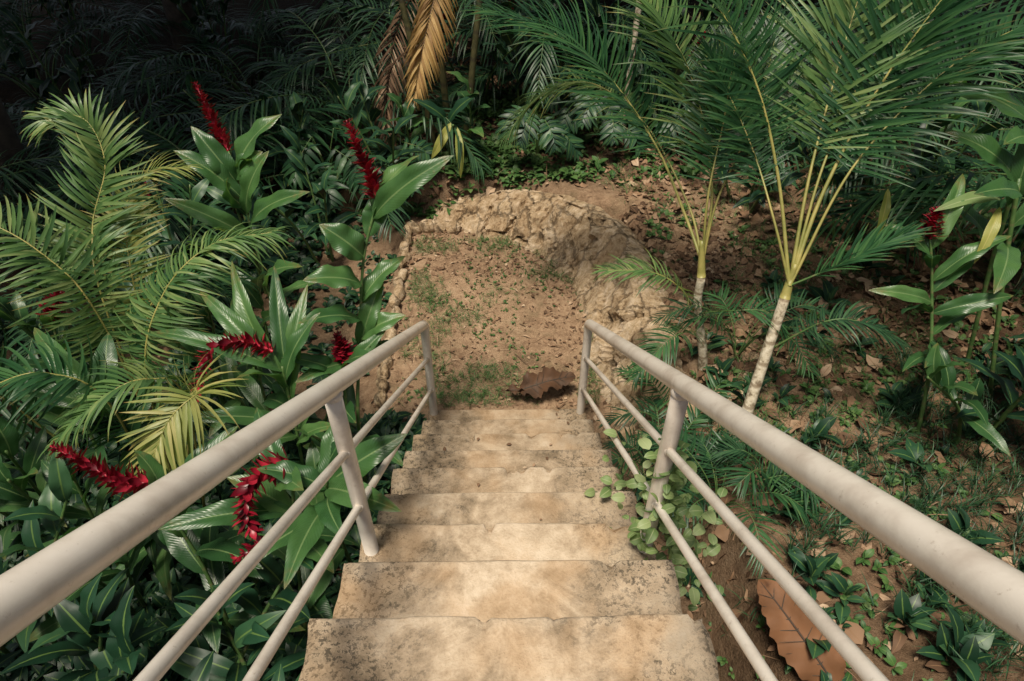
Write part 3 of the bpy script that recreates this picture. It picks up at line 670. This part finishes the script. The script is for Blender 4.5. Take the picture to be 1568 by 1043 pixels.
tube(a, curve([top, (1.445, 1.95, -.42), (1.46, 1.98, -.33)], 8), np.linspace(.027, .013, 8), 'rachis', 10)
c0 = (1.44, 1.93, -.43)
frond(a, [c0, (1.58, 2.18, -.05), (1.79, 2.41, .36), (2.02, 2.53, .78), (2.2, 2.55, 1.1)], n=90, L=.60, W=.010, droop=.2, start=.36, lift=22, r0=.013)
frond(a, [c0, (1.36, 2.25, .02), (1.2, 2.47, .43), (.92, 2.68, .80), (.6, 2.8, 1.0)], n=84, L=.56, W=.010, droop=.25, start=.38, lift=20, r0=.011)
frond(a, [c0, (1.52, 2.25, .02), (1.66, 2.6, .45), (1.8, 2.9, .85)], n=72, L=.55, W=.010, droop=.2, start=.42, lift=25, r0=.011, m='palmlight')
frond(a, [c0, (1.34, 2.1, -.15), (1.25, 2.4, .1), (1.05, 2.75, .45)], n=52, L=.38, W=.009, droop=.3, start=.42, lift=20, m='palm', r0=.008)
frond(a, [c0, (1.62, 1.9, -.29), (1.80, 1.93, -.2), (1.97, 1.97, -.14)], n=46, L=.24, W=.008, droop=.15, start=.2, lift=25, a0=45, a1=18, r0=.006, stem='stem')
frond(a, [(1.38, 1.8, -.75), (1.58, 1.75, -.52), (1.75, 1.72, -.5), (1.98, 1.7, -.62)], n=40, L=.24, W=.008, droop=.45, start=.2, m='dark', r0=.006, stem='stem')
frond(a, [c0, (1.7, 2.2, .1), (2.1, 2.4, .5), (2.5, 2.5, .7)], n=70, L=.5, W=.010, droop=.35, start=.36, lift=15)
frond(a, [c0, (1.6, 2.3, .1), (1.9, 2.7, .5), (2.3, 3.0, .7)], n=60, L=.5, W=.010, droop=.3, start=.4, lift=15, m='dark')
a.build('areca_palm', (1.22, 1.5, -1.3))
for (x, y, h, n) in [(1.05, 1.15, .42, 9), (.85, 1.5, .4, 7), (1.3, 1.25, .25, 6), (1.02, 1.75, .5, 6), (1.4, 2.2, .5, 7)]:
    a = Acc(); z = float(terrain(x, y))
    for j in range(n):
        th = j*6.283/n+rng.normal(0, .3); rr = h*rng.uniform(.6, 1)
        d = np.array([math.cos(th), math.sin(th), 0])
        b = np.array([x, y, z])
        frond(a, [b, b+d*rr*.25+UP*rr*.6, b+d*rr*.7+UP*rr*.95, b+d*rr*1.15+UP*rr*.8], n=20, L=.17, W=.0065, droop=.25, start=.45, m='palm' if j % 3 else 'dark', r0=.004, stem='stem')
    a.build('palm_seedling', (x, y, z))
a = Acc()
for (x0, y0, z0, n, s) in [(.48, .42, -.06, 34, .055), (.49, .42, -.20, 44, .07), (.48, .44, .06, 20, .045), (.50, .56, -.30, 18, .07), (.58, .42, -.32, 28, .08), (.54, .33, -.38, 16, .07), (.62, .45, -.5, 16, .09), (.40, .80, -.60, 7, .05), (.5, 1.0, -.72, 10, .07)]:
    P = np.array([x0, y0, z0])+rng.normal(0, s, (n, 3))*np.array([.8, .7, 1.1])
    th = rng.uniform(0, 6.28, n); d = np.stack([np.cos(th), np.sin(th), rng.uniform(-.6, .3, n)], 1); d = nrm(d)
    ln = rng.uniform(.025, .062, n)
    batch(a, P, P+d*ln[:, None], np.array([0, -.4, 1])+rng.normal(0, .4, (n, 3)), ln*.33, ln*.12, 'fresh', 'oval', nu=6, nv=2, fold=.4)
    for q in range(0, n, 3): tube(a, curve([np.array([x0, y0, z0]), (np.array([x0, y0, z0])+P[q])/2-UP*.01, P[q]], 6), .0013, 'stem', 4, False)
t = np.linspace(0, 1, 60)
tube(a, np.stack([.46+.030*np.cos(t*22), .42+.030*np.sin(t*22), -.42+.6*t], 1), .003, 'stem', 5)
tube(a, curve([(.7, .9, -1.2), (.56, .8, -.8), (.5, .5, -.4), (.47, .45, -.2)], 20), .003, 'stem', 5)
tube(a, curve([(.47, .45, -.2), (.46, .68, -.28), (.49, .95, -.56), (.5, 1.2, -.8)], 20), .003, 'stem', 5)
a.build('climbing_vine', (.46, .42, -.38))

# ---------------------------------------------------------------- right broadleaf plants
a = Acc()
def leafset(a, lst, m='dark'):
    for P, Q, w in lst:
        P = np.array(P, float); Q = np.array(Q, float); ln = np.linalg.norm(Q-P)
        batch(a, P, Q, np.array([0, -.5, 1])+rng.normal(0, .15, 3), w, ln*.12, m, 'lance', nu=12, nv=2, fold=.5, wave=.2, rand=np.array([.3+.5*rng.random()]))
for st in ([(2.7, 2.0, -1.2), (2.65, 2.2, -.5), (2.55, 2.3, .25), (2.5, 2.35, .6)], [(2.75, 1.8, -1.2), (2.6, 2.0, -.5), (2.5, 2.15, .05)]):
    tube(a, curve(st, 20), .012, 'stem', 8)
leafset(a, [((2.55, 2.3, .25), (2.10, 2.43, .38), .07), ((2.5, 2.15, .03), (2.14, 2.3, .22), .065), ((2.53, 2.33, .45), (2.2, 2.55, .58), .07), ((2.5, 2.35, .55), (2.45, 2.6, .85), .07),
            ((2.52, 2.15, -.1), (2.5, 2.3, .35), .06), ((2.55, 2.1, -.2), (2.9, 2.2, .2), .06), ((2.58, 2.1, -.3), (2.35, 1.75, -.35), .06), ((2.55, 2.28, .2), (2.85, 2.3, .4), .06), ((2.6, 2.2, -.4), (2.35, 2.4, -.2), .06), ((2.5, 2.1, 0), (2.2, 2.0, .05), .055), ((2.52, 2.25, .2), (2.3, 2.1, .25), .055)], 'ginger')
leafset(a, [((2.49, 2.18, -.08), (2.07, 2.03, -.06), .035)], 'fresh')
leafset(a, [((2.40, 2.05, -.05), (2.29, 1.89, -.27), .028), ((2.1, 2.5, -.2), (2.05, 2.35, -.42), .025)], 'yellow')
a.build('broadleaf_plant', (2.7, 2.0, -1.2))
a = Acc()
ginger(a, [(2.22, 1.55, -1.2), (2.2, 1.7, -.8), (2.15, 1.9, -.42), (2.1, 2.0, -.2)],
       [(.95, (2.25, 2.2, .05), .045), (.9, (1.9, 2.1, -.18), .04), (.8, (2.45, 1.95, -.15), .045), (.7, (1.8, 1.85, -.4), .04), (.65, (2.5, 1.8, -.4), .045), (.5, (2.0, 1.5, -.6), .04)], auto=7, L=.33, W=.04, m='ginger', flower=[(2.1, 2.0, -.2), (2.1, 2.03, -.14), (2.11, 2.06, -.06)])
a.build('red_ginger_plant', (2.22, 1.55, -1.2))
for (x, y, h) in [(2.75, 1.1, .8), (3.0, 1.7, 1.0), (3.2, 2.7, 1.3), (2.9, 3.3, 1.2), (2.5, 1.5, .7)]:
    a = Acc(); z = float(terrain(x, y))
    for s in range(3):
        dx, dy = rng.normal(0, .13, 2); hh = h*rng.uniform(.7, 1.05)
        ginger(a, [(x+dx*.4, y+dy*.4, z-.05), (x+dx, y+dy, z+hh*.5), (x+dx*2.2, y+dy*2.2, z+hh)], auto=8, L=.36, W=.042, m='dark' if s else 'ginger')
    a.build('ginger_plant', (x, y, z))

# ---------------------------------------------------------------- background palm clump in the middle
def palm_clump(name, x, y, n, Lr, leafL, m, z=None, W=.013, stem='stem'):
    a = Acc(); z = float(terrain(x, y)) if z is None else z
    for j in range(n):
        th = j*6.283/n*1.618*3+rng.normal(0, .3); rr = Lr*rng.uniform(.7, 1.1); el = rng.uniform(.35, 1.0)
        d = np.array([math.cos(th), math.sin(th), 0]); b = np.array([x, y, z])
        frond(a, [b, b+d*rr*.2+UP*rr*.45*el*1.3, b+d*rr*.55+UP*rr*.75*el, b+d*rr*.95+UP*rr*.72*el, b+d*rr*1.25+UP*rr*.45*el], n=34, L=leafL, W=W, droop=.4, start=.3, m=m, r0=.010, stem=stem, lift=10)
    return a.build(name, (x, y, z))
a = Acc(); x, y = -.5, 5.0; z = float(terrain(x, y))
for j, (dx, dy, tx, ty, h) in enumerate([(0, 0, -.10, .25, 1.9), (-.14, .05, -.30, .3, 1.7), (.12, -.05, .25, .3, 1.7)]):
    tube(a, curve([(x+dx, y+dy, z-.1), (x+dx+tx*.4, y+dy+ty*.4, z+h*.4), (x+dx+tx, y+dy+ty, z+h)], 20), np.linspace(.032, .024, 20), 'canedark', 10)
frond(a, [(-.45, 5.3, .5), (-.50, 5.0, .25), (-.62, 4.8, -.10), (-.74, 4.65, -.55)], n=60, L=.27, W=.010, m='deadfrond', up=(0, -1, .5), droop=.75, start=.08, lift=5, stem='dead')
frond(a, [(-.62, 5.6, .15), (-.85, 5.4, -.1), (-1.0, 5.2, -.5), (-1.05, 5.1, -1.0)], n=36, L=.28, W=.008, m='dead', up=(0, -1, .3), droop=.9, start=.1, stem='dead')
frond(a, [(-.62, 5.3, -.3), (-.95, 5.1, -.45), (-1.05, 5.0, -.9), (-1.0, 4.9, -1.3)], n=30, L=.24, W=.008, m='dead', up=(0, -1, .3), droop=.9, start=.1, stem='dead')
for j in range(9):
    th = j*2.4; d = np.array([math.cos(th), math.sin(th)*.7, 0]); b = np.array([-.45+.1*d[0], 5.3, .2+.12*(j % 4)])
    frond(a, [b, b+d*.35+UP*.35, b+d*.8+UP*.45, b+d*1.25+UP*.1], n=44, L=.42, W=.012, m='palm' if j % 2 else 'dark', droop=.45, start=.2)
ginger(a, [(-.35, 4.75, -1.3), (-.3, 4.7, -.9), (-.28, 4.7, -.5)], [], auto=8, m='ginger', L=.35)
ginger(a, [(-.8, 4.7, -1.4), (-.82, 4.65, -.9), (-.85, 4.6, -.6)], [], auto=8, m='ginger', L=.32)
a.build('palm_clump', (x, y, z))
a = Acc()
leafset(a, [((-.45, 4.6, -.75), (-.62, 4.45, -1.0), .04), ((-.4, 4.62, -.8), (-.38, 4.4, -1.15), .035)], 'yellow')
tube(a, curve([(-.5, 4.8, -1.3), (-.48, 4.7, -.9), (-.43, 4.6, -.77)], 12), .008, 'stem', 6)
leafset(a, [((-.48, 4.7, -.8), (-.2, 4.6, -.5), .05), ((-.48, 4.7, -.8), (-.75, 4.6, -.55), .05)], 'dark')
a.build('broadleaf_plant', (-.5, 4.8, -1.3))
a = Acc(); zt_ = float(terrain(1.1, 5.1))
tube(a, curve([(1.06, 5.0, zt_-.1), (1.08, 5.1, -.5), (1.12, 5.25, .3), (1.1, 5.4, 1.4), (1.1, 5.5, 3.0)], 30), np.linspace(.028, .02, 30), 'cane', 10)
for j in range(10):
    th = j*2.4; d = np.array([math.cos(th), math.sin(th), 0]); b = np.array([1.1, 5.5, 3.0])
    frond(a, [b, b+d*.4+UP*.5, b+d*1.0+UP*.6, b+d*1.5+UP*.2], n=40, L=.5, W=.016, m='dark', droop=.4, start=.2)
a.build('slender_palm_tree', (1.06, 5.0, zt_))
def philodendron(x, y, n=6, s=.3, m='palm'):
    a = Acc(); z = float(terrain(x, y))
    for j in range(n):
        th = -1.57+(j-(n-1)/2)*.8+rng.normal(0, .2); d = np.array([math.cos(th), math.sin(th), 0])
        b = np.array([x, y, z]); h = rng.uniform(.35, .7)*s*3
        p = b+d*.12+UP*h
        tube(a, curve([b, b+d*.03+UP*h*.6, p], 8), .006, 'stem', 6)
        ln = s*rng.uniform(.9, 1.2); q = p+d*ln*.75-UP*ln*.6
        frond(a, [p, (p+q)/2+UP*.03+d*.02, q], n=8, L=s*.62, W=.030, m=m, droop=.25, start=.02, a0=95, a1=30, lift=0, up=(0, -.5, .9), r0=.005, stem='stem')
    a.build('philodendron_plant', (x, y, z))
philodendron(.28, 4.7, 4, .26, 'dark'); philodendron(-.95, 4.5, 5, .28, 'dark'); philodendron(1.7, 4.9, 6, .3, 'dark'); philodendron(-1.6, 4.8, 6, .36, 'palm'); philodendron(.75, 5.2, 5, .3, 'dark'); philodendron(.9, 4.9, 5, .25, 'dark')

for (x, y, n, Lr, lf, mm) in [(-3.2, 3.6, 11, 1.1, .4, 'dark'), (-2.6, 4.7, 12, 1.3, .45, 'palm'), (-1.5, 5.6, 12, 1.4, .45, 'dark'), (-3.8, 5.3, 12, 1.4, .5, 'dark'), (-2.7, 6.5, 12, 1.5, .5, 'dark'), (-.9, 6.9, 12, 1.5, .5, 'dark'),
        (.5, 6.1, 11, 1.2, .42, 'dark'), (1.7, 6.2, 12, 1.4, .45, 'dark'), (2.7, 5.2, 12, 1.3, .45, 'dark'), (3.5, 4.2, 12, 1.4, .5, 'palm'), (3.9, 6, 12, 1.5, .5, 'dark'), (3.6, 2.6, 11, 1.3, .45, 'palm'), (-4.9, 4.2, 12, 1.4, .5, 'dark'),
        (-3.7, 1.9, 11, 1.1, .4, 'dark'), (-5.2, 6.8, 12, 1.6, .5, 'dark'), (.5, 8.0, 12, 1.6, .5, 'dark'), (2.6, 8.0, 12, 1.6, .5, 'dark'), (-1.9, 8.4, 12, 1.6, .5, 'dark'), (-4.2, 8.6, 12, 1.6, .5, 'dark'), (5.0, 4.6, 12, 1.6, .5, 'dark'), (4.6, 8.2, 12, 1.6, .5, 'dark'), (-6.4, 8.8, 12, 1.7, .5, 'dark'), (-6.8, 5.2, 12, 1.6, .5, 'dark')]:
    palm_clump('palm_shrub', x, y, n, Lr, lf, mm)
for (x, y, h, fl) in [(.15, 5.5, 1.0, 1), (1.0, 5.9, .9, 0), (2.1, 4.6, .9, 1), (1.6, 5.6, 1.0, 0), (-2.0, 4.9, 1.2, 0), (-3.0, 4.1, 1.2, 1), (-.3, 6.0, 1.0, 0), (2.7, 4.1, .9, 1), (-3.6, 2.8, 1.1, 0), (-1.2, 6.3, 1.2, 1), (.7, 6.9, 1.2, 0), (3.3, 5.2, 1.1, 0), (-.1, 7.2, 1.3, 0), (1.7, 7.2, 1.3, 0), (-3.3, 7.4, 1.6, 0), (-4.5, 6.2, 1.5, 0), (-5.2, 7.9, 1.7, 0), (.6, 5.4, .7, 0), (1.3, 5.0, .7, 0), (1.9, 3.9, .6, 0), (2.5, 3.3, .7, 0)]:
    a = Acc(); z = float(terrain(x, y))
    for s in range(4):
        dx, dy = rng.normal(0, .16, 2); hh = h*rng.uniform(.7, 1.05)
        tp = np.array([x+dx*2.2, y+dy*2.2, z+hh])
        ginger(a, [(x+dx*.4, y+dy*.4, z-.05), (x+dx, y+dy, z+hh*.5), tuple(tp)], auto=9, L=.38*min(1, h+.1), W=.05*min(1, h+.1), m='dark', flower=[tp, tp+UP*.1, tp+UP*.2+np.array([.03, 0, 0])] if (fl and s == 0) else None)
    a.build('red_ginger_plant' if fl else 'ginger_plant', (x, y, z))

# ---------------------------------------------------------------- rainforest trees (crowns above view added to darken the thicket and edges)
def tree_mesh(seed, h, cr, nl=2600):
    a = Acc()
    tube(a, curve([(0, 0, -.4), (.1, .05, h*.4), (-.05, .1, h*.75), (.05, 0, h)], 24), np.linspace(.18, .09, 24), 'bark', 12)
    cl = []
    for k in range(9):
        th = k*2.4+seed; r = cr*rng.uniform(.35, .75); c = np.array([math.cos(th)*r, math.sin(th)*r, h+rng.uniform(-.5, .8)])
        tube(a, curve([(0, .05, h*.72), c*np.array([.5, .5, 0])+UP*(h*.86), c], 10), np.linspace(.08, .02, 10), 'bark', 7)
        cl.append((c, cr*rng.uniform(.35, .5)))
    cl.append((np.array([0, 0, h+.5]), cr*.5))
    per = nl//len(cl)
    for c, r in cl:
        d = nrm(rng.normal(0, 1, (per, 3))); P = c+d*(r*rng.random((per, 1))**.4)*np.array([1, 1, .55])
        q = nrm(d+rng.normal(0, .6, (per, 3))-UP*.3); ln = rng.uniform(.22, .40, per)
        batch(a, P, P+q*ln[:, None], UP+rng.normal(0, .4, (per, 3)), ln*.28, ln*.1, 'dark', 'oval', nu=3, nv=1, fold=.3)
    o = a.build('rainforest_tree'); return o
t1 = tree_mesh(0, 5.2, 2.6); t2 = tree_mesh(3, 6.0, 2.8)
t1.location = (-4.5, 4.8, -1.9); t2.location = (-3.8, 7.6, -1.5)
def inst(src, x, y, rz, s=1):
    o = bpy.data.objects.new('rainforest_tree', src.data); scene.collection.objects.link(o)
    o.location = (x, y, float(terrain(x, min(y, 20)))-.1); o.rotation_euler = (0, 0, rz); o.scale = (s, s, s)
inst(t1, .6, 7.2, 1, 1.0); inst(t2, 5.0, 5.4, 2, 1); inst(t1, 5.4, 1.0, 3, 1.0); inst(t2, -6.0, -1.6, 4, 1)
inst(t1, -7.4, 7.2, 5, 1.2); inst(t2, -1.6, 9.6, .6, 1.2); inst(t1, -8.4, 2.2, 2.2, 1.1); inst(t2, 4.6, 10.5, 3.5, 1.2); inst(t1, -5.5, 11, .3, 1.3); inst(t2, 8.5, 3.5, 1.9, 1.2); inst(t1, 4.5, -2.4, 4.4, .8)
inst(t1, -3.7, -1.5, 1.7, .62)  # small unseen tree added behind the camera to darken the lower left

# ---------------------------------------------------------------- light, sky, camera
SE, AZ = 73, 212
w = bpy.data.worlds.new('World'); scene.world = w; w.use_nodes = True
nt = w.node_tree; bg = nt.nodes['Background']
sky = nt.nodes.new('ShaderNodeTexSky'); sky.sky_type = 'NISHITA'; sky.sun_disc = False
sky.sun_elevation = R(SE); sky.sun_rotation = R(AZ); sky.dust_density = 4; sky.air_density = 1.0
hs = nt.nodes.new('ShaderNodeHueSaturation'); hs.inputs['Saturation'].default_value = .55
nt.links.new(sky.outputs[0], hs.inputs['Color']); nt.links.new(hs.outputs[0], bg.inputs[0]); bg.inputs[1].default_value = .09
ld = bpy.data.lights.new('sun', 'SUN'); ld.energy = 4.5; ld.angle = R(15); ld.color = (1, .90, .74)
lo = bpy.data.objects.new('sun', ld); scene.collection.objects.link(lo)
dirv = np.array([math.sin(R(AZ))*math.cos(R(SE)), math.cos(R(AZ))*math.cos(R(SE)), math.sin(R(SE))])
lo.rotation_euler = Vector(dirv).to_track_quat('Z', 'Y').to_euler(); lo.location = (0, 0, 8)

cd = bpy.data.cameras.new('camera'); cd.lens = 24; cd.sensor_width = 36; cd.clip_start = .03; cd.clip_end = 500
co = bpy.data.objects.new('camera', cd); scene.collection.objects.link(co)
co.location = (0, -.829, 1.677); co.rotation_euler = (R(48.2), 0, R(-.6))
scene.camera = co
scene.view_settings.view_transform = 'Standard'
